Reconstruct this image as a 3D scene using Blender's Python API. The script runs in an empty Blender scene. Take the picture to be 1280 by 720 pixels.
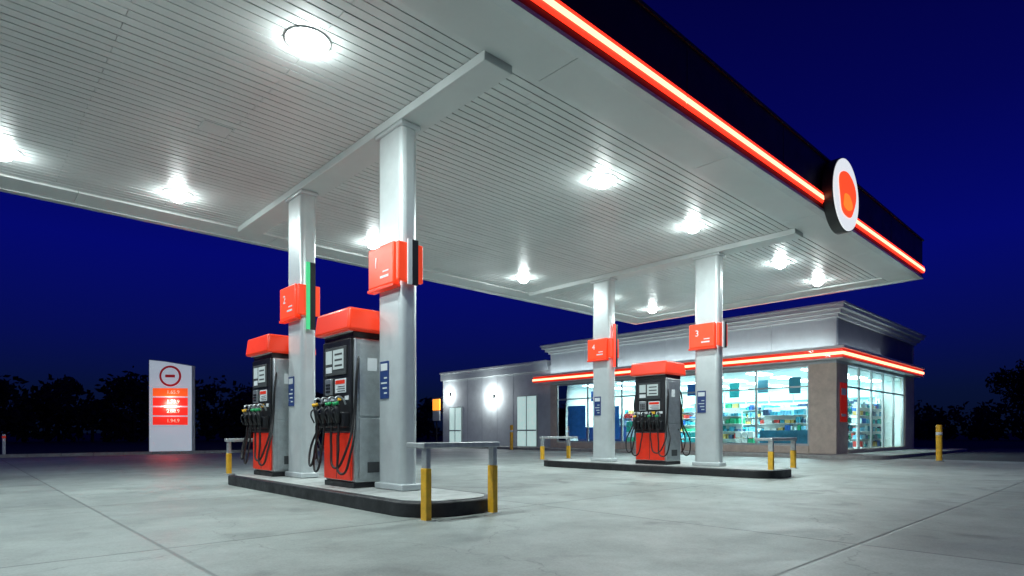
import bpy, bmesh, math, random
from mathutils import Vector, Matrix
R = random.Random(7)
S = bpy.context.scene
S.view_settings.view_transform = 'Standard'
S.view_settings.look = 'None'
S.view_settings.exposure = 0
COL = S.collection

# ------------------------------------------------------------ materials
def mat(name, col, rough=0.5, metal=0.0, emit=None, estr=0.0, noise=0.0, nscale=6.0, bump=0.0, coat=0.0):
    m = bpy.data.materials.new(name); m.use_nodes = True
    nt = m.node_tree; b = nt.nodes['Principled BSDF']
    b.inputs['Base Color'].default_value = (*col, 1)
    b.inputs['Roughness'].default_value = rough
    b.inputs['Metallic'].default_value = metal
    b.inputs['Coat Weight'].default_value = coat
    if emit:
        b.inputs['Emission Color'].default_value = (*emit, 1)
        b.inputs['Emission Strength'].default_value = estr
    if noise > 0:
        tc = nt.nodes.new('ShaderNodeTexCoord')
        n = nt.nodes.new('ShaderNodeTexNoise'); n.inputs['Scale'].default_value = nscale
        n.inputs['Detail'].default_value = 8; n.inputs['Roughness'].default_value = 0.65
        nt.links.new(tc.outputs['Object'], n.inputs['Vector'])
        mr = nt.nodes.new('ShaderNodeMapRange')
        mr.inputs['From Min'].default_value = 0.25; mr.inputs['From Max'].default_value = 0.75
        mr.inputs['To Min'].default_value = 1 - noise; mr.inputs['To Max'].default_value = 1 + noise
        nt.links.new(n.outputs['Fac'], mr.inputs['Value'])
        mx = nt.nodes.new('ShaderNodeVectorMath'); mx.operation = 'SCALE'
        mx.inputs[0].default_value = col
        nt.links.new(mr.outputs['Result'], mx.inputs['Scale'])
        nt.links.new(mx.outputs[0], b.inputs['Base Color'])
        r2 = nt.nodes.new('ShaderNodeMapRange')
        r2.inputs['From Min'].default_value = 0.25; r2.inputs['From Max'].default_value = 0.75
        r2.inputs['To Min'].default_value = min(1, rough + noise * 0.4); r2.inputs['To Max'].default_value = max(0.05, rough - noise * 0.4)
        nt.links.new(n.outputs['Fac'], r2.inputs['Value']); nt.links.new(r2.outputs['Result'], b.inputs['Roughness'])
        if bump > 0:
            bp = nt.nodes.new('ShaderNodeBump'); bp.inputs['Strength'].default_value = bump
            bp.inputs['Distance'].default_value = 0.01
            nt.links.new(n.outputs['Fac'], bp.inputs['Height']); nt.links.new(bp.outputs['Normal'], b.inputs['Normal'])
    return m

def concrete_ground():
    m = bpy.data.materials.new('forecourt_concrete'); m.use_nodes = True
    nt = m.node_tree; N = nt.nodes; L = nt.links; b = N['Principled BSDF']
    tc = N.new('ShaderNodeTexCoord')
    def noise(sc, det=6, rough=0.6, dist=0.0):
        n = N.new('ShaderNodeTexNoise'); n.inputs['Scale'].default_value = sc
        n.inputs['Detail'].default_value = det; n.inputs['Roughness'].default_value = rough
        n.inputs['Distortion'].default_value = dist
        L.new(tc.outputs['Object'], n.inputs['Vector']); return n.outputs['Fac']
    def mrange(v, a, c, d, e):
        r = N.new('ShaderNodeMapRange'); r.inputs['From Min'].default_value = a; r.inputs['From Max'].default_value = c
        r.inputs['To Min'].default_value = d; r.inputs['To Max'].default_value = e
        L.new(v, r.inputs['Value']); return r.outputs['Result']
    def math_(op, a, c=None):
        n = N.new('ShaderNodeMath'); n.operation = op
        for i, v in enumerate((a, c)):
            if v is None: continue
            if isinstance(v, (int, float)): n.inputs[i].default_value = v
            else: L.new(v, n.inputs[i])
        return n.outputs[0]
    big = mrange(noise(0.35, 5, 0.6, 0.6), .3, .7, .74, 1.15)
    mid = mrange(noise(1.9, 8, 0.7, 0.3), .3, .75, .80, 1.14)
    fine = mrange(noise(55, 4, 0.7), .25, .75, .82, 1.16)
    oil = mrange(noise(0.9, 3, 0.5, 1.2), .60, .72, 1.0, .66)
    spots = mrange(noise(7, 3, 0.5, .4), .70, .76, 1.0, .7)
    sep = N.new('ShaderNodeSeparateXYZ'); L.new(tc.outputs['Object'], sep.inputs[0])
    sx, sy = 4.1, 3.6
    ux = math_('DIVIDE', math_('ADD', sep.outputs['X'], 101.3), sx); uy = math_('DIVIDE', math_('ADD', sep.outputs['Y'], 99.2), sy)
    dx = math_('MULTIPLY', math_('ABSOLUTE', math_('SUBTRACT', math_('FRACT', ux), .5)), sx)
    dy = math_('MULTIPLY', math_('ABSOLUTE', math_('SUBTRACT', math_('FRACT', uy), .5)), sy)
    jx = mrange(dx, sx/2 - .022, sx/2 - .006, 0, 1); jy = mrange(dy, sy/2 - .022, sy/2 - .006, 0, 1)
    j = math_('MAXIMUM', jx, jy)
    cmb = N.new('ShaderNodeCombineXYZ'); L.new(math_('FLOOR', ux), cmb.inputs[0]); L.new(math_('FLOOR', uy), cmb.inputs[1])
    wn = N.new('ShaderNodeTexWhiteNoise'); wn.noise_dimensions = '2D'; L.new(cmb.outputs[0], wn.inputs['Vector'])
    slab = mrange(wn.outputs['Value'], 0, 1, .86, 1.12)
    vo = N.new('ShaderNodeTexVoronoi'); vo.feature = 'DISTANCE_TO_EDGE'; vo.inputs['Scale'].default_value = .33
    wv = N.new('ShaderNodeVectorMath'); wv.operation = 'ADD'
    nn = N.new('ShaderNodeTexNoise'); nn.inputs['Scale'].default_value = 1.6; nn.inputs['Detail'].default_value = 6
    L.new(tc.outputs['Object'], nn.inputs['Vector']); L.new(tc.outputs['Object'], wv.inputs[0]); L.new(nn.outputs['Color'], wv.inputs[1])
    L.new(wv.outputs[0], vo.inputs['Vector'])
    cr = mrange(vo.outputs['Distance'], 0, .004, .7, 1)
    v = math_('MULTIPLY', math_('MULTIPLY', math_('MULTIPLY', big, mid), math_('MULTIPLY', fine, oil)), math_('MULTIPLY', slab, cr))
    v = math_('MULTIPLY', math_('MULTIPLY', v, spots), mrange(j, 0, 1, 1, .55))
    sc = N.new('ShaderNodeVectorMath'); sc.operation = 'SCALE'; sc.inputs[0].default_value = (.365, .405, .385)
    L.new(v, sc.inputs['Scale']); L.new(sc.outputs[0], b.inputs['Base Color'])
    L.new(mrange(noise(1.3, 6, .7, .5), .3, .7, .42, .66), b.inputs['Roughness'])
    h = math_('ADD', math_('MULTIPLY', fine, .45), math_('MULTIPLY', j, -1.0))
    bp = N.new('ShaderNodeBump'); bp.inputs['Strength'].default_value = .4; bp.inputs['Distance'].default_value = .012
    L.new(h, bp.inputs['Height']); L.new(bp.outputs['Normal'], b.inputs['Normal'])
    return m

def glass_mat():
    m = bpy.data.materials.new('window_glass'); m.use_nodes = True
    nt = m.node_tree; N = nt.nodes; L = nt.links
    for n in list(N): N.remove(n)
    out = N.new('ShaderNodeOutputMaterial'); t = N.new('ShaderNodeBsdfTransparent'); g = N.new('ShaderNodeBsdfGlossy')
    t.inputs['Color'].default_value = (.82, .98, .98, 1); g.inputs['Roughness'].default_value = .03
    mx = N.new('ShaderNodeMixShader'); fr = N.new('ShaderNodeFresnel'); fr.inputs['IOR'].default_value = 1.5
    L.new(fr.outputs[0], mx.inputs[0]); L.new(t.outputs[0], mx.inputs[1]); L.new(g.outputs[0], mx.inputs[2])
    L.new(mx.outputs[0], out.inputs[0]); return m

M = {}
M['conc'] = concrete_ground()
M['grass'] = mat('verge_grass', (.022, .03, .016), .95, noise=.5, nscale=2.0, bump=.6)
M['asph'] = mat('asphalt', (.05, .05, .052), .7, noise=.3, nscale=9, bump=.4)
M['kerb'] = mat('kerb_concrete', (.32, .32, .31), .75, noise=.25, nscale=5, bump=.3)
M['isl_black'] = mat('island_black_paint', (.020, .021, .023), .5, noise=.5, nscale=5, bump=.4)
M['isl_top'] = mat('island_top_concrete', (.38, .40, .39), .7, noise=.28, nscale=5, bump=.3)
M['plank'] = mat('ceiling_plank_white', (.70, .75, .74), .33, noise=.09, nscale=.9)
M['soffit'] = mat('soffit_white', (.68, .73, .72), .4, noise=.06, nscale=1.0)
M['gap'] = mat('ceiling_gap_dark', (.04, .045, .05), .8)
M['fascia'] = mat('fascia_black', (.008, .008, .010), .45, noise=.25, nscale=2.5)
M['white'] = mat('white_paint', (.72, .76, .76), .38, noise=.08, nscale=2.5)
M['colm'] = mat('column_paint', (.64, .69, .695), .34, metal=.25, noise=.12, nscale=2.2, coat=.2)
M['steel'] = mat('brushed_steel', (.50, .54, .55), .34, metal=.75, noise=.2, nscale=9)
M['galv'] = mat('galvanised_steel', (.55, .58, .58), .42, metal=.5, noise=.25, nscale=14)
M['black'] = mat('black_plastic', (.016, .017, .02), .38, noise=.3, nscale=8)
M['rubber'] = mat('hose_rubber', (.012, .012, .013), .5)
M['orange'] = mat('orange_red_glow_paint', (.86, .05, .014), .36, emit=(1, .04, .008), estr=.22, noise=.10, nscale=3, coat=.2)  # paint with a faint glow added, not a lamp
M['red'] = mat('red_glow_panel', (.74, .035, .012), .35, emit=(1, .035, .008), estr=.14, noise=.16, nscale=5)  # slight emission added to an unlit red surface
M['redbox'] = mat('red_sign_face', (.85, .06, .02), .35, emit=(1, .07, .018), estr=.5, noise=.12, nscale=4)
M['strip_red'] = mat('led_red', (.8, .05, .03), .4, emit=(1, .030, .012), estr=2.2)
M['strip_core'] = mat('led_core', (.9, .4, .3), .4, emit=(1, .30, .16), estr=4.4)
M['lens'] = mat('lamp_lens', (.9, .9, .9), .3, emit=(.90, 1, .99), estr=85)
M['lens2'] = mat('wall_lamp_glass', (.9, .9, .9), .3, emit=(.90, 1, .99), estr=30)
M['cove'] = mat('cove_led_white', (.9, .9, .9), .3, emit=(.86, .97, 1), estr=13.0)
M['yellow'] = mat('yellow_paint', (.88, .48, .03), .45, noise=.25, nscale=9)
M['bluep'] = mat('blue_glow_notice', (.02, .045, .16), .35, emit=(.02, .08, .3), estr=.10)  # small self-glow put into the blue, no lamp behind it
M['paper'] = mat('label_white', (.72, .76, .78), .5)
M['screen'] = mat('pump_screen', (.25, .3, .3), .15, emit=(.62, .75, .74), estr=.42)
M['green'] = mat('green_plastic', (.02, .38, .12), .4)
M['greenl'] = mat('green_light', (.05, .5, .2), .4, emit=(.1, .9, .35), estr=.4)
M['wall'] = mat('render_wall_grey', (.58, .62, .64), .75, noise=.14, nscale=1.5, bump=.2)
M['beige'] = mat('pier_beige', (.60, .51, .43), .75, noise=.18, nscale=4, bump=.3)
M['parapet'] = mat('parapet_panel', (.70, .76, .77), .55, noise=.1, nscale=1.2)
M['cornice'] = mat('cornice_white', (.78, .82, .82), .5, noise=.08, nscale=2)
M['shadeside'] = mat('parapet_side_shade', (.22, .23, .27), .6, noise=.1, nscale=2)  # shade put into a darker copy of the parapet colour
M['frame'] = mat('window_frame', (.50, .54, .55), .4, metal=.4)
M['glass'] = glass_mat()
M['floor_in'] = mat('shop_floor', (.45, .50, .50), .2, noise=.08, nscale=3)
M['wall_in'] = mat('shop_wall', (.70, .80, .80), .6, noise=.05)
M['fridge'] = mat('fridge_glow', (.5, .7, .7), .3, emit=(.32, .95, 1), estr=1.4)
M['panel_in'] = mat('shop_ceiling_lamp', (.9, .9, .9), .4, emit=(.93, 1, .98), estr=16)
M['sign_face'] = mat('price_sign_face', (.72, .76, .80), .4, emit=(.75, .88, 1), estr=.36, noise=.05, nscale=2)
M['sign_edge'] = mat('price_sign_edge', (.35, .38, .42), .5)
M['row_o'] = mat('price_row_orange', (.8, .2, .03), .4, emit=(1, .11, .02), estr=.75)
M['row_r'] = mat('price_row_red', (.7, .04, .03), .4, emit=(1, .035, .02), estr=.75)
M['txt'] = mat('lit_text', (.9, .8, .7), .4, emit=(1, .75, .5), estr=.55)
M['ring'] = mat('logo_ring', (.6, .03, .04), .4, emit=(.9, .04, .05), estr=.15)
M['disc'] = mat('logo_disc_white', (.82, .84, .84), .35, emit=(.92, .97, 1), estr=.8)
M['flame'] = mat('logo_flame_orange', (.9, .1, .01), .35, emit=(1, .07, .01), estr=1.2)
M['flame2'] = mat('logo_flame_yellow', (.95, .4, .03), .35, emit=(1, .2, .015), estr=1.2)
M['leaf'] = mat('leaves_dark', (.028, .036, .02), .95, noise=.5, nscale=.6)
M['bark'] = mat('bark', (.04, .03, .025), .9, noise=.3)
M['ysign'] = mat('yellow_lit_sign', (.9, .45, .05), .4, emit=(1, .32, .03), estr=1.3)
PAL = []
for i, c in enumerate([(.45, .05, .04), (.50, .36, .12), (.02, .34, .17), (.02, .12, .42), (.62, .70, .70), (.03, .42, .46), (.04, .26, .36), (.04, .08, .16), (.45, .64, .66), (.14, .42, .58)]):
    PAL.append(mat('product_%d' % i, c, .4))

# ------------------------------------------------------------ helpers
def empty(name, loc=(0, 0, 0), rz=0.0):
    e = bpy.data.objects.new(name, None); e.location = loc; e.rotation_euler = (0, 0, rz)
    e.empty_display_size = .2; COL.objects.link(e); return e
def meshobj(name, vs, fs, m, parent=None, idx=None, bevel=0, smooth=False):
    me = bpy.data.meshes.new(name); me.from_pydata(vs, [], fs)
    ms = m if isinstance(m, (list, tuple)) else [m]
    for k in ms: me.materials.append(k)
    if idx:
        for p, i in zip(me.polygons, idx): p.material_index = i
    if smooth:
        for p in me.polygons: p.use_smooth = True
    me.update()
    o = bpy.data.objects.new(name, me); COL.objects.link(o)
    if parent: o.parent = parent
    if bevel:
        bv = o.modifiers.new('bevel', 'BEVEL'); bv.width = bevel; bv.segments = 3; bv.limit_method = 'ANGLE'
        for p in me.polygons: p.use_smooth = True
        me.set_sharp_from_angle(angle=math.radians(40)) if hasattr(me, 'set_sharp_from_angle') else None
    return o
BF = [(0, 3, 2, 1), (4, 5, 6, 7), (0, 1, 5, 4), (1, 2, 6, 5), (2, 3, 7, 6), (3, 0, 4, 7)]
def bverts(lo, hi):
    x0, y0, z0 = lo; x1, y1, z1 = hi
    return [(x0, y0, z0), (x1, y0, z0), (x1, y1, z0), (x0, y1, z0), (x0, y0, z1), (x1, y0, z1), (x1, y1, z1), (x0, y1, z1)]
def box(name, lo, hi, m, parent=None, bevel=0):
    return meshobj(name, bverts(lo, hi), BF, m, parent, bevel=bevel)
def boxes(name, L, m, parent=None, bevel=0):
    vs, fs, idx = [], [], []
    for it in L:
        lo, hi = it[0], it[1]; k = it[2] if len(it) > 2 else 0
        n = len(vs); vs += bverts(lo, hi); fs += [tuple(n + a for a in f) for f in BF]; idx += [k] * 6
    return meshobj(name, vs, fs, m, parent, idx=idx, bevel=bevel)
def prism(name, poly, z0, z1, m, parent=None, bevel=0):
    n = len(poly); vs = [(x, y, z0) for x, y in poly] + [(x, y, z1) for x, y in poly]
    fs = [tuple(range(n))[::-1], tuple(range(n, 2 * n))] + [(i, (i + 1) % n, n + (i + 1) % n, n + i) for i in range(n)]
    return meshobj(name, vs, fs, m, parent, bevel=bevel)
def rrect(x0, y0, x1, y1, r, seg=10):
    out = []
    for cx, cy, a0 in ((x1 - r, y0 + r, -90), (x1 - r, y1 - r, 0), (x0 + r, y1 - r, 90), (x0 + r, y0 + r, 180)):
        for i in range(seg + 1):
            a = math.radians(a0 + 90 * i / seg); out.append((cx + r * math.cos(a), cy + r * math.sin(a)))
    return out
def cyl(name, p0, p1, r, m, parent=None, seg=24, r2=None, bevel=0):
    p0 = Vector(p0); p1 = Vector(p1); d = (p1 - p0).normalized(); r2 = r if r2 is None else r2
    up = Vector((0, 0, 1)) if abs(d.z) < .9 else Vector((1, 0, 0))
    a = d.cross(up).normalized(); b = d.cross(a)
    vs = []
    for p, rr in ((p0, r), (p1, r2)):
        for i in range(seg):
            t = 2 * math.pi * i / seg; vs.append(tuple(p + a * rr * math.cos(t) + b * rr * math.sin(t)))
    fs = [tuple(range(seg)), tuple(range(seg, 2 * seg))[::-1]] + [(i, seg + i, seg + (i + 1) % seg, (i + 1) % seg) for i in range(seg)]
    o = meshobj(name, vs, fs, m, parent, bevel=bevel)
    if not bevel:
        for p in o.data.polygons[2:]: p.use_smooth = True
    return o
def tube(name, pts, r, m, parent=None):
    cu = bpy.data.curves.new(name, 'CURVE'); cu.dimensions = '3D'; cu.bevel_depth = r; cu.bevel_resolution = 3; cu.resolution_u = 8
    sp = cu.splines.new('BEZIER'); sp.bezier_points.add(len(pts) - 1)
    for bp, p in zip(sp.bezier_points, pts):
        bp.co = p; bp.handle_left_type = bp.handle_right_type = 'AUTO'
    cu.materials.append(m); o = bpy.data.objects.new(name, cu); COL.objects.link(o)
    if parent: o.parent = parent
    return o
def text(name, s, loc, rot, size, m, parent=None, ext=.003):
    cu = bpy.data.curves.new(name, 'FONT'); cu.body = s; cu.size = size; cu.extrude = ext
    cu.align_x = 'CENTER'; cu.align_y = 'CENTER'; cu.materials.append(m)
    o = bpy.data.objects.new(name, cu); o.location = loc; o.rotation_euler = rot; COL.objects.link(o)
    if parent: o.parent = parent
    return o
RX = (math.pi / 2, 0, -math.pi / 2)
RY = (math.pi / 2, 0, 0)
def lamp(name, kind, loc, energy, color, parent=None, rot=(0, 0, 0), size=.3, **kw):
    l = bpy.data.lights.new(name, kind); l.energy = energy; l.color = color
    if kind == 'AREA':
        l.shape = kw.get('shape', 'DISK'); l.size = size
    else: l.shadow_soft_size = size
    o = bpy.data.objects.new(name, l); o.location = loc; o.rotation_euler = rot; COL.objects.link(o)
    if parent: o.parent = parent
    return o

# ------------------------------------------------------------ sky
w = bpy.data.worlds.new('World'); S.world = w; w.use_nodes = True
nt = w.node_tree; bg = nt.nodes['Background']
tc = nt.nodes.new('ShaderNodeTexCoord'); sp = nt.nodes.new('ShaderNodeSeparateXYZ'); cr = nt.nodes.new('ShaderNodeValToRGB')
nt.links.new(tc.outputs['Generated'], sp.inputs[0]); nt.links.new(sp.outputs['Z'], cr.inputs[0]); nt.links.new(cr.outputs[0], bg.inputs[0])
st = [(0, (.0022, .0050, .018)), (.06, (.0022, .0058, .034)), (.14, (.0018, .0042, .085)), (.26, (.0012, .0028, .150)), (.42, (.0010, .0017, .085)), (.6, (.0008, .001, .045)), (1, (.001, .001, .03))]
e = cr.color_ramp.elements
e[0].position = 0; e[0].color = (*st[0][1], 1); e[1].position = 1; e[1].color = (*st[-1][1], 1)
for p, c in st[1:-1]:
    q = e.new(p); q.color = (*c, 1)
bg.inputs[1].default_value = 1.0

# ------------------------------------------------------------ camera
TH = math.radians(46.9); CH = .9
cam = bpy.data.cameras.new('camera'); cam.sensor_width = 36; cam.lens = 748 / 1280 * 36; cam.shift_y = 181 / 1280; cam.clip_end = 5000; cam.clip_start = .05
co = bpy.data.objects.new('camera', cam); co.location = (0, 0, CH); co.rotation_euler = (math.pi / 2, 0, TH - math.pi / 2)
COL.objects.link(co); S.camera = co

# ------------------------------------------------------------ ground
def sheet(name, poly, z, m):
    return meshobj(name, [(x, y, z) for x, y in poly], [tuple(range(len(poly)))], m)
sheet('ground', [(-1500, -1500), (1500, -1500), (1500, 1500), (-1500, 1500)], 0, M['grass'])
sheet('forecourt', [(-30, -25), (24, -25), (24, 36), (17, 36), (17, 28), (-30, 28)], .006, M['conc'])
sheet('road', [(24.0, -60), (44, -60), (44, 6.2), (24.0, 6.2)], .006, M['asph'])
kb = []
for i in range(46): kb.append(((-30 + i, 28.0, 0), (-30 + i + .988, 28.16, .13)))
for i in range(8): kb.append(((16.84, 28.17 + i, 0), (17.0, 28.158 + i + .988, .13)))
boxes('kerb', kb, M['kerb'], bevel=.012)
prism('pavement', rrect(21.9, 6.0, 36.5, 33.0, 1.2), 0, .13, M['kerb'], bevel=.015)

# ------------------------------------------------------------ canopy
H = 4.9; CX0, CX1, CY0, CY1 = -1.8, 18.1, 4.12, 12.75
can = empty('filling_station_canopy', (0, 0, 0))
bw = .62
pl = []
y = CY0 + bw; step = .125; gap = .016
COLX = (4.2, 12.15); COLY = (6.65, 9.55)
row = 0
while y < CY1 - bw - .01:
    y2 = min(y + step - gap, CY1 - bw)
    x = CX0 + bw - (1.5 if row % 2 else 0)
    while x < CX1 - bw:
        xe = x + 3.9; a = max(x, CX0 + bw); b2 = min(xe - .006, CX1 - bw)
        if b2 > a + .02:
            dz = R.uniform(0, .003); pl.append(((a, y, H + dz), (b2, y2, H + .02)))
        x = xe
    y += step; row += 1
boxes('ceiling_planks', pl, M['plank'], can)
box('ceiling_backing', (CX0 + .1, CY0 + .1, H + .03), (CX1 - .1, CY1 - .1, H + .05), M['gap'], can)
sf = []
def band(a, b, fixed0, fixed1, axis):
    n = max(1, round((b - a) / 3.1)); L_ = (b - a) / n
    for i in range(n):
        p, q = a + i * L_ + .004, a + (i + 1) * L_ - .004
        if axis == 'x': sf.append(((p, fixed0, H - .03), (q, fixed1, H + .02)))
        else: sf.append(((fixed0, p, H - .03), (fixed1, q, H + .02)))
band(CX0 + .02, CX1 - .02, CY0 + .02, CY0 + bw - .01, 'x'); band(CX0 + .02, CX1 - .02, CY1 - bw + .01, CY1 - .02, 'x')
band(CY0 + bw, CY1 - bw, CX0 + .02, CX0 + bw - .01, 'y'); band(CY0 + bw, CY1 - bw, CX1 - bw + .01, CX1 - .02, 'y')
boxes('soffit_band', sf, M['soffit'], can)
bm_ = []
for cx in COLX:
    bm_.append(((cx - .15, CY0 + bw + .005, H - .11), (cx + .25, CY1 - bw - .005, H - .002)))
boxes('ceiling_beams', bm_, M['soffit'], can, bevel=.01)
t = .10; FT = H + .92
fs_ = [((CX0 - t, CY0 - t, H + .0), (CX1 + t, CY0, FT)), ((CX0 - t, CY1, H), (CX1 + t, CY1 + t, FT)),
       ((CX0 - t, CY0 + .002, H), (CX0, CY1 - .002, FT)), ((CX1, CY0 + .002, H), (CX1 + t, CY1 - .002, FT))]
boxes('fascia', fs_, M['fascia'], can)
e_ = [((CX0 - t - .02, CY0 - t - .02, H - .05), (CX1 + t + .02, CY0 + .015, H - .004)), ((CX0 - t - .02, CY1 - .015, H - .05), (CX1 + t + .02, CY1 + t + .02, H - .004)),
      ((CX0 - t - .02, CY0 + .018, H - .05), (CX0 + .015, CY1 - .018, H - .004)), ((CX1 - .015, CY0 + .018, H - .05), (CX1 + t + .02, CY1 - .018, H - .004))]
boxes('fascia_edge_trim', e_, M['colm'], can)
box('roof', (CX0 - .05, CY0 - .05, FT - .2), (CX1 + .05, CY1 + .05, FT - .15), M['fascia'], can)
red, core = [], []
def led(a, b, side):
    n = max(1, round((b - a) / 2.9)); L_ = (b - a) / n
    for i in range(n):
        p, q = a + i * L_ + .012, a + (i + 1) * L_ - .012
        for z0, z1, k in ((H + .10, H + .135, 'r'), (H + .135, H + .20, 'c'), (H + .20, H + .25, 'r')):
            dp = .055 if k == 'c' else .045
            if side == 'near': it = ((p, CY0 - t - dp, z0), (q, CY0 - t - .001, z1))
            elif side == 'right': it = ((CX1 + t + .001, p, z0), (CX1 + t + dp, q, z1))
            else: it = ((CX0 - t - dp, p, z0), (CX0 - t - .001, q, z1))
            (core if k == 'c' else red).append(it)
led(CX0 - t, CX1 + t, 'near'); led(CY0 - t, CY1 + t, 'right'); led(CY0 - t, CY1 + t, 'left')
boxes('led_strip_edges', red, M['strip_red'], can); boxes('led_strip_core', core, M['strip_core'], can)
seam = [((CX0 - t + i * 2.9, CY0 - t - .006, H + .27), (CX0 - t + i * 2.9 + .02, CY0 - t - .001, FT)) for i in range(1, 7)]
boxes('fascia_seams', seam, M['black'], can)
box('fascia_coping', (CX0 - t - .03, CY0 - t - .03, FT + .002), (CX1 + t + .03, CY0 + .02, FT + .04), M['fascia'], can)
box('fascia_coping_end', (CX1 - .02, CY0 + .023, FT + .002), (CX1 + t + .03, CY1 + t, FT + .04), M['fascia'], can)
for i, cx in enumerate(COLX):
    for j, cy in enumerate(COLY):
        box('column_%d%d' % (i, j), (cx - .125, cy - .29, .17), (cx + .125, cy + .29, H - .115), M['colm'], can, bevel=.075)
        box('column_collar_%d%d' % (i, j), (cx - .15, cy - .32, H - .17), (cx + .15, cy + .32, H - .112), M['colm'], can, bevel=.02)
        box('column_base_%d%d' % (i, j), (cx - .15, cy - .33, .174), (cx + .15, cy + .33, .26), M['colm'], can, bevel=.02)
box('ceiling_hatch', (2.35, 8.25, H - .02), (2.7, 8.55, H - .003), M['soffit'], can, bevel=.006)
LP = [(.5, 5.92), (2.65, 5.88), (7.5, 5.92), (10.45, 6.05), (14.2, 5.95), (16.6, 5.98), (.52, 11.12), (2.76, 11.14), (6.46, 11.16), (10.75, 11.05), (14.2, 11.05), (16.5, 11.0)]
def halo_dome(name, x, y, z, r, h, m, parent):
    vs, fs = [], []; nr, ns = 6, 28
    for i in range(nr):
        a = math.pi / 2 * i / nr
        for k in range(ns):
            b = 2 * math.pi * k / ns; vs.append((x + r * math.cos(a) * math.cos(b), y + r * math.cos(a) * math.sin(b), z - h * math.sin(a)))
    vs.append((x, y, z - h)); top = len(vs) - 1
    for i in range(nr - 1):
        for k in range(ns): fs.append((i * ns + k, i * ns + (k + 1) % ns, (i + 1) * ns + (k + 1) % ns, (i + 1) * ns + k))
    for k in range(ns): fs.append(((nr - 1) * ns + k, (nr - 1) * ns + (k + 1) % ns, top))
    return meshobj(name, vs, fs, m, parent, smooth=True)
for i, (lx, ly) in enumerate(LP):
    cyl('lamp_rim_%d' % i, (lx, ly, H - .010), (lx, ly, H - .002), .22, M['white'], can, seg=36)
    halo_dome('lamp_lens_%d' % i, lx, ly, H - .012, .14, .13, M['lens'], can)  # lens shaped as a dropped dome to throw a bloom-like halo on the ceiling
    lamp('lamp_light_%d' % i, 'AREA', (lx, ly, H - .155), 92, (.86, 1, .985), can, size=.22)

# ------------------------------------------------------------ islands
def island(cx, y0, y1):
    r = empty('pump_island', (cx, 0, 0))
    prism('kerb_body', rrect(-.64, y0, .64, y1, .5), 0, .165, M['isl_black'], r, bevel=.02)
    prism('top_slab', rrect(-.54, y0 + .1, .54, y1 - .1, .42), .10, .172, M['isl_top'], r)
    return r
island(4.1, 5.08, 11.25); island(12.1, 4.95, 11.3)

def guard(x0, x1, y, out, low=0.0):
    g = empty('guard_rail', (0, 0, 0))
    zt = .80
    for x in (x0, x1):
        box('post_upper', (x - .028, y - .045, .54), (x + .028, y + .045, zt - .06), M['galv'], g, bevel=.008)
        box('post_lower', (x - .034, y - .05, low), (x + .034, y + .05, .538), M['yellow'], g, bevel=.008)
        box('foot_plate', (x - .07, y - .08, low), (x + .07, y + .08, low + .012), M['galv'], g)
    box('top_rail', (x0 - .06, y - .055, zt - .058), (x1 + .06, y + .055, zt), M['galv'], g, bevel=.01)
    for x in (x0, x1):
        box('return_bar', (x - .03, y + (.057 if out > 0 else -.32), zt - .055), (x + .03, y + (.32 if out > 0 else -.057), zt - .003), M['galv'], g, bevel=.008)
    return g
guard(3.52, 4.42, 5.04, 1, .0); guard(3.56, 4.62, 11.10, -1, .174); guard(11.55, 12.6, 5.02, 1, .174); guard(11.55, 12.6, 11.15, -1, .174)

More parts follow.
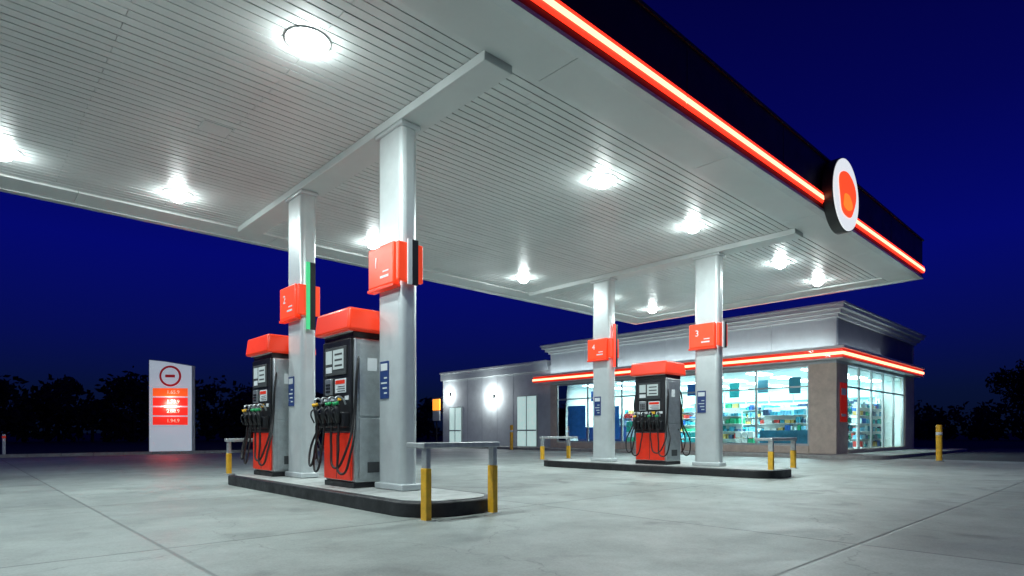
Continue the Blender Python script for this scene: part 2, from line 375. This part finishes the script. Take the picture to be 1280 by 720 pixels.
# ------------------------------------------------------------ pumps
def pump(cx, cy):
    g = empty('fuel_pump', (cx, cy, .172))
    hw, hd = .43, .33
    box('plinth', (-hd + .02, -hw + .02, 0), (hd - .02, hw - .02, .07), M['black'], g)
    box('cabinet', (-hd + .03, -hw, .072), (hd - .03, hw, 1.98), M['steel'], g, bevel=.03)
    for sy in (-1, 1):
        a, b = sorted((sy * hw + sy * .002, sy * (hw + .012)))
        box('side_panel_lower', (-hd + .09, a, .12), (hd - .09, b, .92), M['steel'], g, bevel=.004)
        box('side_panel_upper', (-hd + .09, a, .95), (hd - .09, b, 1.9), M['steel'], g, bevel=.004)
        box('side_vent', (-.12, sy * (hw + .0125) - .002, .2), (.12, sy * (hw + .0125) + .002, .34), M['gap'], g)
        box('side_lock', (.15, sy * (hw + .014) - .004, .78), (.18, sy * (hw + .014) + .004, .82), M['black'], g)
        box('side_sticker', (-.12, sy * (hw + .0125) - .002, 1.55), (.02, sy * (hw + .0125) + .002, 1.72), M['paper'], g)
    hz0, hz1 = 2.06, 2.36
    b0, b1 = (.43, .50), (.40, .47)
    vs = [(-b0[0], -b0[1], hz0), (b0[0], -b0[1], hz0), (b0[0], b0[1], hz0), (-b0[0], b0[1], hz0), (-b1[0], -b1[1], hz1), (b1[0], -b1[1], hz1), (b1[0], b1[1], hz1), (-b1[0], b1[1], hz1)]
    meshobj('hood', vs, BF, M['orange'], g, bevel=.035)
    box('hood_neck', (-hd + .02, -hw + .02, 1.982), (hd - .02, hw - .02, 2.058), M['black'], g)
    box('hood_under', (-.36, -.4, 2.048), (.36, .4, 2.0595), M['white'], g)
    for s in (-1, 1):
        def fb(nm, d0, d1, y0, y1, z0, z1, m, bv=0):
            a, b = sorted((s * d0, s * d1)); return box(nm, (a, y0, z0), (b, y1, z1), m, g, bevel=bv)
        fb('front_panel', hd - .028, hd + .01, -.40, .40, .74, 1.97, M['black'], .012)
        fb('front_red_panel', hd - .028, hd + .006, -.38, .38, .10, .725, M['red'], .01)
        fb('red_panel_gap', hd + .007, hd + .009, -.006, .006, .12, .70, M['black'])
        fb('screen_bezel', hd + .011, hd + .03, -.30, .30, 1.50, 1.88, M['gap'], .008)
        fb('screen', hd + .031, hd + .036, -.24, .05, 1.58, 1.84, M['screen'])
        fb('screen_small', hd + .031, hd + .036, .09, .26, 1.66, 1.84, M['screen'])
        fb('price_label', hd + .031, hd + .034, .09, .26, 1.54, 1.62, M['paper'])
        for k in range(3):
            fb('screen_line_%d' % k, hd + .0365, hd + .038, -.21, .0, 1.615 + .075 * k, 1.64 + .075 * k, M['gap'])
        fb('instruction_panel', hd + .011, hd + .022, -.28, .02, 1.26, 1.45, M['paper'], .004)
        fb('instruction_red', hd + .023, hd + .026, -.26, -.0, 1.38, 1.43, M['red'])
        for k in range(3): fb('instruction_text', hd + .0225, hd + .025, -.26, -.06 + .03 * (k % 2), 1.28 + .03 * k, 1.29 + .03 * k, M['gap'])
        fb('card_reader', hd + .011, hd + .05, .08, .26, 1.24, 1.46, M['steel'], .01)
        for a_ in range(3):
            for b_ in range(3):
                fb('key', hd + .051, hd + .056, .105 + .045 * a_, .135 + .045 * a_, 1.27 + .045 * b_, 1.30 + .045 * b_, M['black'])
        cols = [M['green'], M['green'], M['black'], M['yellow']]
        for k in range(4):
            yk = -.30 + .2 * k
            fb('holster_%d' % k, hd + .011, hd + .11, yk - .07, yk + .07, .80, 1.0, M['black'], .02)
            fb('grade_button_%d' % k, hd + .011, hd + .02, yk - .05, yk + .05, 1.16, 1.215, M['paper'] if k != 1 else M['yellow'], .004)
            xx = s * (hd + .13)
            cyl('nozzle_body_%d' % k, (xx, yk, .86), (xx + s * .045, yk, 1.12), .034, M['black'], g, seg=12)
            cyl('nozzle_collar_%d' % k, (xx + s * .040, yk, 1.09), (xx + s * .048, yk, 1.13), .042, cols[k], g, seg=12)
            tube('nozzle_spout_%d' % k, [(xx + s * .045, yk, 1.12), (xx + s * .03, yk, 1.19), (xx - s * .06, yk, 1.17), (xx - s * .10, yk, 1.10)], .014, M['steel'], g)
            tube('nozzle_lever_%d' % k, [(xx + s * .03, yk, 1.07), (xx + s * .10, yk, 1.0), (xx + s * .055, yk, .86)], .010, M['black'], g)
            side = -1 if k < 2 else 1
            ye = side * (hw - .02 + .03 * (k in (0, 3))); yo = side * (hw + (.16 if k in (0, 3) else .02))
            bot = .20 + .07 * (k % 2)
            tube('hose_%d' % k, [(xx, yk, .86), (xx + s * .02, yk + side * .03, .55), (xx + s * .04, (yk + yo) / 2, bot), (xx - s * .02, yo, .48), (s * (hd - .02), ye + side * .02, .98), (s * (hd - .06), ye + side * .015, 1.62 - .1 * (k % 2)), (s * (hd - .12), ye - side * .05, 1.80)], .0155, M['rubber'], g)
    return g
pump(4.13, 7.52); pump(4.18, 10.36); pump(12.1, 7.92)

# ------------------------------------------------------------ column signs
for i, cx in enumerate(COLX):
    for j, cy in enumerate(COLY):
        g = empty('pump_number_sign', (cx, cy, 0))
        box('box', (-.22, -.25, 2.76), (-.13, .36, 3.28), M['redbox'], g, bevel=.02)
        box('return_box', (-.215, -.36, 2.78), (.15, -.295, 3.26), M['redbox'], g, bevel=.015)
        box('rim', (-.228, -.26, 2.72), (-.125, .37, 2.757), M['orange'], g, bevel=.006)
        text('number', str(2 * i + j + 1), (-.223, .16, 3.07), RX, .19, M['paper'], g)
        box('label_line', (-.2235, -.14, 2.86), (-.2205, .06, 2.89), M['paper'], g)
        box('label_line_2', (-.2235, -.14, 2.93), (-.2205, .0, 2.95), M['paper'], g)
        tall = (i, j) == (0, 1) or (i, j) == (1, 1)
        z0, z1 = (2.55, 3.62) if tall else (2.74, 3.30)
        box('side_light', (-.09, -.385, z0), (-.03, -.362, z1), M['greenl'] if (i, j) == (0, 1) else M['strip_red'] if tall else M['paper'], g)
        box('side_back', (-.028, -.385, z0), (.06, -.362, z1), M['black'], g)
        n = empty('notice_sign', (cx, cy, 0))
        box('plate', (-.139, .0, 1.34), (-.127, .20, 1.82), M['bluep'], n)
        box('heading', (-.142, .02, 1.70), (-.1395, .18, 1.79), M['paper'], n)
        for k in range(4): box('text_line_%d' % k, (-.1415, .03, 1.40 + .065 * k), (-.1395, .10 + .07 * ((k * 7) % 3) / 2, 1.42 + .065 * k), M['screen'], n)

# ------------------------------------------------------------ round logo sign
g = empty('round_logo_sign', (11.92, CY0 - t, 5.24))
cyl('housing', (0, -.02, 0), (0, -.20, 0), .66, M['black'], g, seg=64, bevel=.01)
cyl('face', (0, -.201, 0), (0, -.225, 0), .64, M['disc'], g, seg=64, bevel=.008)
def flat(name, pts, y0, y1, m, parent):
    n = len(pts); vs = [(x, y0, z) for x, z in pts] + [(x, y1, z) for x, z in pts]
    fs = [tuple(range(n)), tuple(range(n, 2 * n))[::-1]] + [(i, n + i, n + (i + 1) % n, (i + 1) % n) for i in range(n)]
    return meshobj(name, vs, fs, m, parent)
def blob(rx, rz, cz, k=.18, ph=.6):
    return [(rx * (1 + k * math.sin(3 * a + ph)) * math.cos(a), cz + rz * (1 + k * .6 * math.cos(2 * a)) * math.sin(a)) for a in [2 * math.pi * i / 48 for i in range(48)]]
flat('flame_shape', blob(.42, .44, 0, .14), -.226, -.238, M['flame'], g)
flat('flame_inner', blob(.22, .16, -.14, .15, 2.2), -.239, -.245, M['flame2'], g)
for sx in (-.4, .4): box('bracket', (sx - .03, -.02, -.3), (sx + .03, .0, .3), M['black'], g)

# ------------------------------------------------------------ convenience store
st_ = empty('convenience_store', (0, 0, 0))
X0, X1, Y0, Y1, YW = 23.4, 33.8, 7.8, 22.0, 32.0
P = .13
box('floor', (X0 + .1, Y0 + .1, P + .002), (X1 - .2, Y1 - .1, P + .03), M['floor_in'], st_)
box('inner_ceiling', (X0 + .22, Y0 + .22, 3.42), (X1 - .22, Y1 - .22, 3.48), M['wall_in'], st_)
box('back_wall', (X1 - .2, Y0 + .002, P), (X1, Y1, 5.0), M['wall_in'], st_)
box('side_wall', (X0 + .21, Y1 - .2, P), (X1 - .202, Y1 - .002, 5.0), M['wall_in'], st_)
wins = [(8.75, 14.9), (15.25, 21.6)]
L_ = [((X0, Y0, P), (X0 + .2, Y0 + .95, 3.45)), ((X0, 14.9, P), (X0 + .2, 15.25, 3.45)), ((X0, 21.6, P), (X0 + .2, Y1, 3.45))]
L2 = [((X0 + .202, Y0, P), (X0 + 1.2, Y0 + .2, 3.45)), ((32.3, Y0, P), (X1 - .002, Y0 + .2, 3.45))]
boxes('piers', L_ + L2, M['beige'], st_, bevel=.01)
for (a, b) in wins: box('sill', (X0 - .03, a + .002, P), (X0 + .18, b - .002, P + .28), M['beige'], st_, bevel=.01)
box('sill_side', (X0 + 1.202, Y0 - .03, P), (32.298, Y0 + .18, P + .15), M['beige'], st_, bevel=.01)
boxes('lintel', [((X0 + .002, Y0 + .002, 3.452), (X0 + .198, Y1 - .002, 3.98)), ((X0 + .2, Y0 + .002, 3.452), (X1 - .21, Y0 + .198, 3.98))], M['wall'], st_)
fr, gl = [], []
for (a, b) in wins:
    n = 3; wd = (b - a) / n
    for i in range(n + 1):
        yy = a + wd * i; yy = min(max(yy, a + .04), b - .04); fr.append(((X0 + .06, yy - .035, P + .283), (X0 + .14, yy + .035, 3.448)))
    fr.append(((X0 + .065, a + .08, 2.62), (X0 + .135, b - .08, 2.68))); fr.append(((X0 + .065, a + .08, P + .284), (X0 + .135, b - .08, P + .36))); fr.append(((X0 + .065, a + .08, 3.38), (X0 + .135, b - .08, 3.447)))
    gl.append([(X0 + .10, a, P + .3), (X0 + .10, b, P + .3), (X0 + .10, b, 3.44), (X0 + .10, a, 3.44)])
a, b = X0 + 1.2, 32.3; n = 5; wd = (b - a) / n
for i in range(n + 1):
    xx = min(max(a + wd * i, a + .04), b - .04); fr.append(((xx - .035, Y0 + .06, P + .153), (xx + .035, Y0 + .14, 3.448)))
fr.append(((a + .08, Y0 + .065, 2.62), (b - .08, Y0 + .135, 2.68)))
gl.append([(a, Y0 + .10, P + .1), (b, Y0 + .10, P + .1), (b, Y0 + .10, 3.44), (a, Y0 + .10, 3.44)])
boxes('window_frames', fr, M['frame'], st_)
vs = [v for q in gl for v in q]
meshobj('window_glass', vs, [tuple(range(4 * i, 4 * i + 4)) for i in range(len(gl))], M['glass'], st_)
LB = [((X0 - .32, Y0 - .32, 3.60), (X0 - .002, Y1 + 1.0, 3.92)), ((X0, Y0 - .32, 3.60), (X1 + .2, Y0 - .002, 3.92))]
boxes('band_box', LB, M['orange'], st_, bevel=.01)
boxes('band_light', [((X0 - .36, Y0 - .36, 3.70), (X0 - .322, Y1 + 1.0, 3.80)), ((X0 - .32, Y0 - .36, 3.70), (X1 + .2, Y0 - .322, 3.80))], M['strip_core'], st_)
boxes('band_cap', [((X0 - .38, Y0 - .38, 3.923), (X0 - .002, Y1 + 1.0, 3.975)), ((X0, Y0 - .38, 3.923), (X1 + .25, Y0 - .002, 3.975))], M['cornice'], st_)
boxes('band_cove_light', [((X0 - .33, Y0 + .1, 3.978), (X0 - .27, Y1 + .6, 3.992)), ((X0 + .1, Y0 - .33, 3.978), (X1 - 5.0, Y0 - .31, 3.99))], M['cove'], st_)
boxes('band_cove_lip', [((X0 - .38, Y0 - .38, 3.978), (X0 - .35, Y1 + 1.0, 4.02)), ((X0 - .348, Y0 - .38, 3.978), (X1 + .25, Y0 - .35, 4.02))], M['cornice'], st_)
boxes('band_soffit', [((X0 - .33, Y0 - .33, 3.56), (X0 - .003, Y1 + 1.0, 3.597)), ((X0, Y0 - .33, 3.56), (X1 + .2, Y0 - .003, 3.597))], M['cornice'], st_)
pp = []
n = 6; wd = (Y1 - Y0) / n
for i in range(n): pp.append(((X0 + .02, Y0 + i * wd + .006, 3.99), (X0 + .2, Y0 + (i + 1) * wd - .006, 5.10)))
boxes('parapet_front', pp, M['parapet'], st_)
pp = []; n = 4; wd = (X1 - X0 - .2) / n
for i in range(n): pp.append(((X0 + .204 + i * wd, Y0 + .02, 3.99), (X0 + .2 + (i + 1) * wd - .008, Y0 + .2, 5.10)))
boxes('parapet_side', pp, M['shadeside'], st_)
boxes('parapet_rear', [((X0 + .2, Y1 - .2, 5.0), (X1 - .2, Y1, 5.1)), ((X1 - .2, Y0 + .2, 5.0), (X1, Y1, 5.1))], M['parapet'], st_)
for k, (d, z0, z1) in enumerate([(.08, 5.10, 5.22), (.20, 5.222, 5.36), (.34, 5.362, 5.50), (.40, 5.502, 5.57)]):
    prism('cornice_%d' % k, [(X0 - d, Y0 - d), (X1 + d, Y0 - d), (X1 + d, Y1 + d), (X0 - d, Y1 + d)], z0, z1, M['cornice'], st_)
box('wing_wall', (X0 + .3, Y1 + .002, P), (X1 - 3, YW, 4.55), M['wall'], st_)
box('wing_fascia', (X0 + .18, Y1 + .45, 4.30), (X1 - 2.9, YW + .12, 4.75), M['parapet'], st_)
box('wing_coping', (X0 + .12, Y1 + .45, 4.753), (X1 - 2.85, YW + .18, 4.85), M['cornice'], st_)
boxes('wing_seams', [((X0 + .292, y_, P + .01), (X0 + .2985, y_ + .02, 4.29)) for y_ in (25.2, 26.6, 28.0, 29.4)], M['sign_edge'], st_)
def wdoor(y0, y1, z1, lit):
    box('door_frame', (X0 + .24, y0 - .07, P), (X0 + .296, y1 + .07, z1 + .08), M['frame'], st_)
    box('door_leaf', (X0 + .225, y0, P + .02), (X0 + .2385, y1, z1), lit, st_)
    box('door_mullion', (X0 + .205, (y0 + y1) / 2 - .03, P + .02), (X0 + .2235, (y0 + y1) / 2 + .03, z1), M['frame'], st_)
    box('door_rail', (X0 + .208, y0, 1.0), (X0 + .2245, (y0 + y1) / 2 - .032, 1.08), M['frame'], st_)
    box('door_rail_2', (X0 + .208, (y0 + y1) / 2 + .032, 1.0), (X0 + .2245, y1, 1.08), M['frame'], st_)
M['doorlit'] = mat('door_lit_glass', (.6, .68, .66), .25, emit=(.7, 1, .95), estr=.5, noise=.35, nscale=3)
wdoor(23.3, 24.8, 2.95, M['doorlit']); wdoor(30.0, 31.2, 2.5, M['doorlit'])
for k, (yy, zz, en) in enumerate(((27.0, 3.05, 130), (31.3, 3.35, 70))):
    box('wall_lamp_body_%d' % k, (X0 + .16, yy - .16, zz - .06), (X0 + .297, yy + .16, zz + .12), M['black'], st_, bevel=.02)
    box('wall_lamp_lens_%d' % k, (X0 + .10, yy - .14, zz - .05), (X0 + .158, yy + .14, zz + .10), M['lens2'], st_, bevel=.01)
    lamp('wall_lamp_light_%d' % k, 'POINT', (X0 - .15, yy, zz), en, (.92, 1, 1), st_, size=.10)
box('hanging_sign_arm', (X0 + .2, YW + .0, 3.2), (X0 + .26, YW + .9, 3.26), M['black'], st_)
box('hanging_sign', (X0 + .16, YW + .25, 2.4), (X0 + .30, YW + 1.0, 3.15), M['ysign'], st_, bevel=.02)
box('hanging_sign_lower', (X0 + .17, YW + .25, 1.7), (X0 + .29, YW + 1.0, 2.36), M['sign_edge'], st_, bevel=.02)
box('hanging_sign_post', (X0 + .2, YW + .58, 0), (X0 + .26, YW + .66, 1.7), M['black'], st_)
pn = []
for i in range(4):
    for j in range(6):
        pn.append(((X0 + 1.2 + 2.4 * i, Y0 + 1.1 + 2.25 * j, 3.385), (X0 + 2.4 + 2.4 * i, Y0 + 1.7 + 2.25 * j, 3.418)))
boxes('interior_ceiling_panels', pn, M['panel_in'], st_)
for i in range(2):
    for j in range(3):
        lamp('interior_light_%d%d' % (i, j), 'AREA', (X0 + 2.6 + 4.6 * i, Y0 + 2.4 + 4.6 * j, 3.35), 270, (.80, .98, 1), st_, size=1.0)
prod = []; shelf = []
def gondola(x0, y0, x1, y1, h, face, fill=1.0):
    shelf.append(((x0, y0, P + .03), (x1, y1, P + .15)))
    cxm, cym = (x0 + x1) / 2, (y0 + y1) / 2
    if face == 'x': shelf.append(((cxm - .02, y0, P + .15), (cxm + .02, y1, h)))
    else: shelf.append(((x0, cym - .02, P + .15), (x1, cym + .02, h)))
    z = P + .16
    while z < h - .12:
        shelf.append(((x0, y0, z - .012), (x1, y1, z)))
        a, b = (y0, y1) if face == 'x' else (x0, x1)
        u = a + .03
        while u < b - .1:
            run = R.randint(1, 4); k = R.randrange(len(PAL)); ww = R.uniform(.06, .14); hh = R.uniform(.10, .26)
            for _ in range(run):
                if u + ww > b: break
                dd = R.uniform(0, .12); h2 = hh + R.uniform(-.01, .01)
                if face == 'x':
                    prod.append(((x0 + .02 + dd, u, z + .001), (cxm - .03, u + ww * .88, z + h2), k)); prod.append(((cxm + .03, u, z + .001), (x1 - .02, u + ww * .9, z + h2), k))
                else:
                    prod.append(((u, y0 + .02 + dd * .5, z + .001), (u + ww * .88, cym - .03, z + h2), k)); prod.append(((u, cym + .03, z + .001), (u + ww * .9, y1 - .02, z + h2), k))
                u += ww
            u += R.uniform(0, .10)
        z += .34
gondola(25.6, 9.8, 26.4, 11.6, 2.0, 'x'); gondola(25.6, 12.6, 26.4, 14.6, 1.9, 'x')
gondola(28.1, 9.8, 28.9, 13.9, 2.3, 'x'); gondola(30.6, 9.8, 31.4, 14.3, 2.4, 'x')
gondola(25.4, 16.4, 26.2, 20.8, 1.9, 'x'); gondola(28.2, 16.4, 29.1, 20.8, 2.2, 'x')
gondola(25.5, 8.45, 27.4, 8.85, 2.3, 'y'); gondola(28.4, 8.45, 31.6, 8.85, 2.2, 'y')
gondola(32.9, 9.0, 33.5, 20.5, 2.6, 'x')
boxes('shelving', shelf, M['white'], st_); boxes('shelf_products', prod, PAL, st_)
boxes('fridges', [((32.7, 9.1 + 1.3 * i, .3), (32.72, 9.15 + 1.3 * i, 2.65)) for i in range(9)] , M['fridge'], st_)
boxes('fridge_headers', [((32.70, 9.2 + 1.3 * i, 2.66), (33.5, 10.36 + 1.3 * i, 3.1)) for i in range(8)], M['fridge'], st_)
box('counter', (24.5, 18.2, P + .03), (25.0, 21.0, 1.2), M['bluep'], st_)
stk = []
for (x_, y_, k_) in ((24.4, 9.3, 3), (24.5, 11.4, 2), (24.3, 12.9, 2), (24.5, 13.8, 5), (24.6, 16.2, 3), (24.4, 17.0, 2)):
    for zz in range(R.randint(2, 5)):
        for q in range(3): stk.append(((x_, y_ + q * .27, P + .04 + zz * .26), (x_ + .35, y_ + q * .27 + .24, P + .04 + zz * .26 + .24), k_ if R.random() < .7 else 4))
boxes('window_displays', stk, PAL, st_, bevel=.015)
boxes('hanging_banners', [((24.3 + .5 * (i % 3), 9.4 + 1.5 * i, 2.45 + .12 * (i % 2)), (24.32 + .5 * (i % 3), 9.85 + 1.5 * i, 3.1), [6, 9, 5, 3][i % 4]) for i in range(8)], PAL, st_)
boxes('window_posters', [((X0 + .16, 19.7, .6), (X0 + .17, 20.9, 2.3)), ((X0 + .16, 17.6, .6), (X0 + .17, 19.0, 2.2))], mat('blue_glow_poster', (.03, .12, .38), .4, emit=(.03, .16, .5), estr=.3, noise=.7, nscale=2), st_)  # poster colour carries added emission instead of real backlight
boxes('window_low_panels', [((X0 + .16, 8.85, P + .36), (X0 + .17, 10.7, 1.0))], mat('teal_panel', (.05, .25, .40), .4, noise=.4, nscale=3), st_)
boxes('red_poster', [((X0 + .35, Y0 - .02, 1.3), (X0 + 1.05, Y0 - .003, 2.75))], M['red'], st_)
boxes('red_poster_text', [((X0 + .45, Y0 - .026, 2.3), (X0 + .95, Y0 - .0205, 2.55)), ((X0 + .45, Y0 - .026, 1.5), (X0 + .95, Y0 - .0205, 1.6))], M['paper'], st_)

# ------------------------------------------------------------ price sign
ps = empty('price_sign', (6.95, 28.95, 0), math.radians(-38))
w2 = .90
prism_pts = [(-w2, 0), (w2, 0), (w2, 3.78), (-.2, 3.96), (-w2, 4.03)]
flat('cabinet', [(x, z + .02) for x, z in prism_pts], .12, -.12, M['sign_edge'], ps)
flat('face', [(x * .96, z * .985 + .05) for x, z in prism_pts], -.121, -.15, M['sign_face'], ps)
cyl('logo_ring', (0, -.151, 3.34), (0, -.165, 3.34), .45, M['ring'], ps, seg=40)
cyl('logo_inner', (0, -.166, 3.34), (0, -.172, 3.34), .36, M['sign_face'], ps, seg=40)
box('logo_bar', (-.2, -.18, 3.28), (.2, -.173, 3.40), M['ring'], ps)
for k in range(4):
    z = 1.24 + .41 * k
    box('price_row_%d' % k, (-.72, -.168, z), (.72, -.151, z + .35), M['row_o'] if k == 3 else M['row_r'], ps, bevel=.01)
    text('price_%d' % k, ['1.94.9', '2.08.9', '1.79.9', '1.65.9'][k], (.12, -.170, z + .175), RY, .22, M['txt'], ps, ext=.001)
lamp('sign_glow', 'AREA', (0, -.3, 2.1), 40, (1, .20, .18), ps, rot=(math.pi / 2, 0, 0), size=.5)

# ------------------------------------------------------------ bollards, posts
def bollard(x, y, h=1.15, r=.085, z=0):
    g = empty('bollard', (x, y, z))
    cyl('post', (0, 0, 0), (0, 0, h), r, M['yellow'], g, bevel=.03)
    cyl('base', (0, 0, 0), (0, 0, .03), r + .05, M['kerb'], g)
    cyl('band', (0, 0, h * .72), (0, 0, h * .80), r + .004, M['paper'], g)
bollard(22.6, 4.55); bollard(21.3, 22.8, 1.3)
for x, y in ((1.4, 29.0), (-2.6, 29.0)):
    g = empty('marker_post', (x, y, 0)); box('post', (-.05, -.05, 0), (.05, .05, .85), M['white'], g, bevel=.01); box('cap', (-.055, -.055, .7), (.055, .055, .78), M['red'], g)

# ------------------------------------------------------------ trees
def trees(name, spots, leafn, ls, lowz=.32):
    vs, fs, idx = [], [], []
    for (x, y, h, r) in spots:
        segs = 6; n = len(vs)
        for z, rr in ((0, .16 * h / 7), (h * .6, .07 * h / 7)):
            for i in range(segs):
                a = 2 * math.pi * i / segs; vs.append((x + rr * math.cos(a), y + rr * math.sin(a), z))
        for i in range(segs): fs.append((n + i, n + (i + 1) % segs, n + segs + (i + 1) % segs, n + segs + i)); idx.append(1)
        cl = []
        for _ in range(11):
            a = R.uniform(0, 6.28); q = R.uniform(0, r * .8); zz = h * R.uniform(lowz, .86)
            cl.append((x + q * math.cos(a), y + q * math.sin(a), zz, r * R.uniform(.3, .55)))
            m0 = len(vs); bx, by, bz, _r = cl[-1]
            vs += [(x - .05, y, h * .3), (x + .05, y, h * .3), (bx, by, bz)]; fs.append((m0, m0 + 1, m0 + 2)); idx.append(1)
        for _ in range(leafn):
            cx, cy, cz, cr_ = R.choice(cl)
            v = Vector((R.gauss(0, 1), R.gauss(0, 1), R.gauss(0, 1))).normalized() * cr_ * (R.random() ** .45)
            c = Vector((cx, cy, cz)) + v
            if c.z < .2: c.z = .2 + R.random()
            u = Vector((R.gauss(0, 1), R.gauss(0, 1), R.gauss(0, 1))).normalized(); k = u.orthogonal().normalized()
            s = ls * R.uniform(.5, 1.2); m0 = len(vs)
            vs += [tuple(c - u * s), tuple(c + k * s * .6), tuple(c + u * s), tuple(c - k * s * .6)]; fs.append((m0, m0 + 1, m0 + 2, m0 + 3)); idx.append(0)
    return meshobj(name, vs, fs, [M['leaf'], M['bark']], idx=idx)
sp_ = []
x = -70
while x < 100:
    sp_.append((x, 75 + R.uniform(-5, 5), 6.4 + .7 * math.sin(x * .11) + R.uniform(-.4, .4), R.uniform(2.6, 3.6))); x += R.uniform(1.3, 2.2)
trees('distant_trees', sp_, 420, .42, .08)
sp_ = []
y = -70
while y < 60:
    sp_.append((95 + R.uniform(-5, 5), y, 4.2 + R.uniform(-.4, .6), R.uniform(2.2, 3.2))); y += R.uniform(1.4, 2.4)
trees('distant_hedgerow', sp_, 340, .40, .08)
trees('tree', [(60, 6.0, 7.0, 2.6)], 3500, .2)
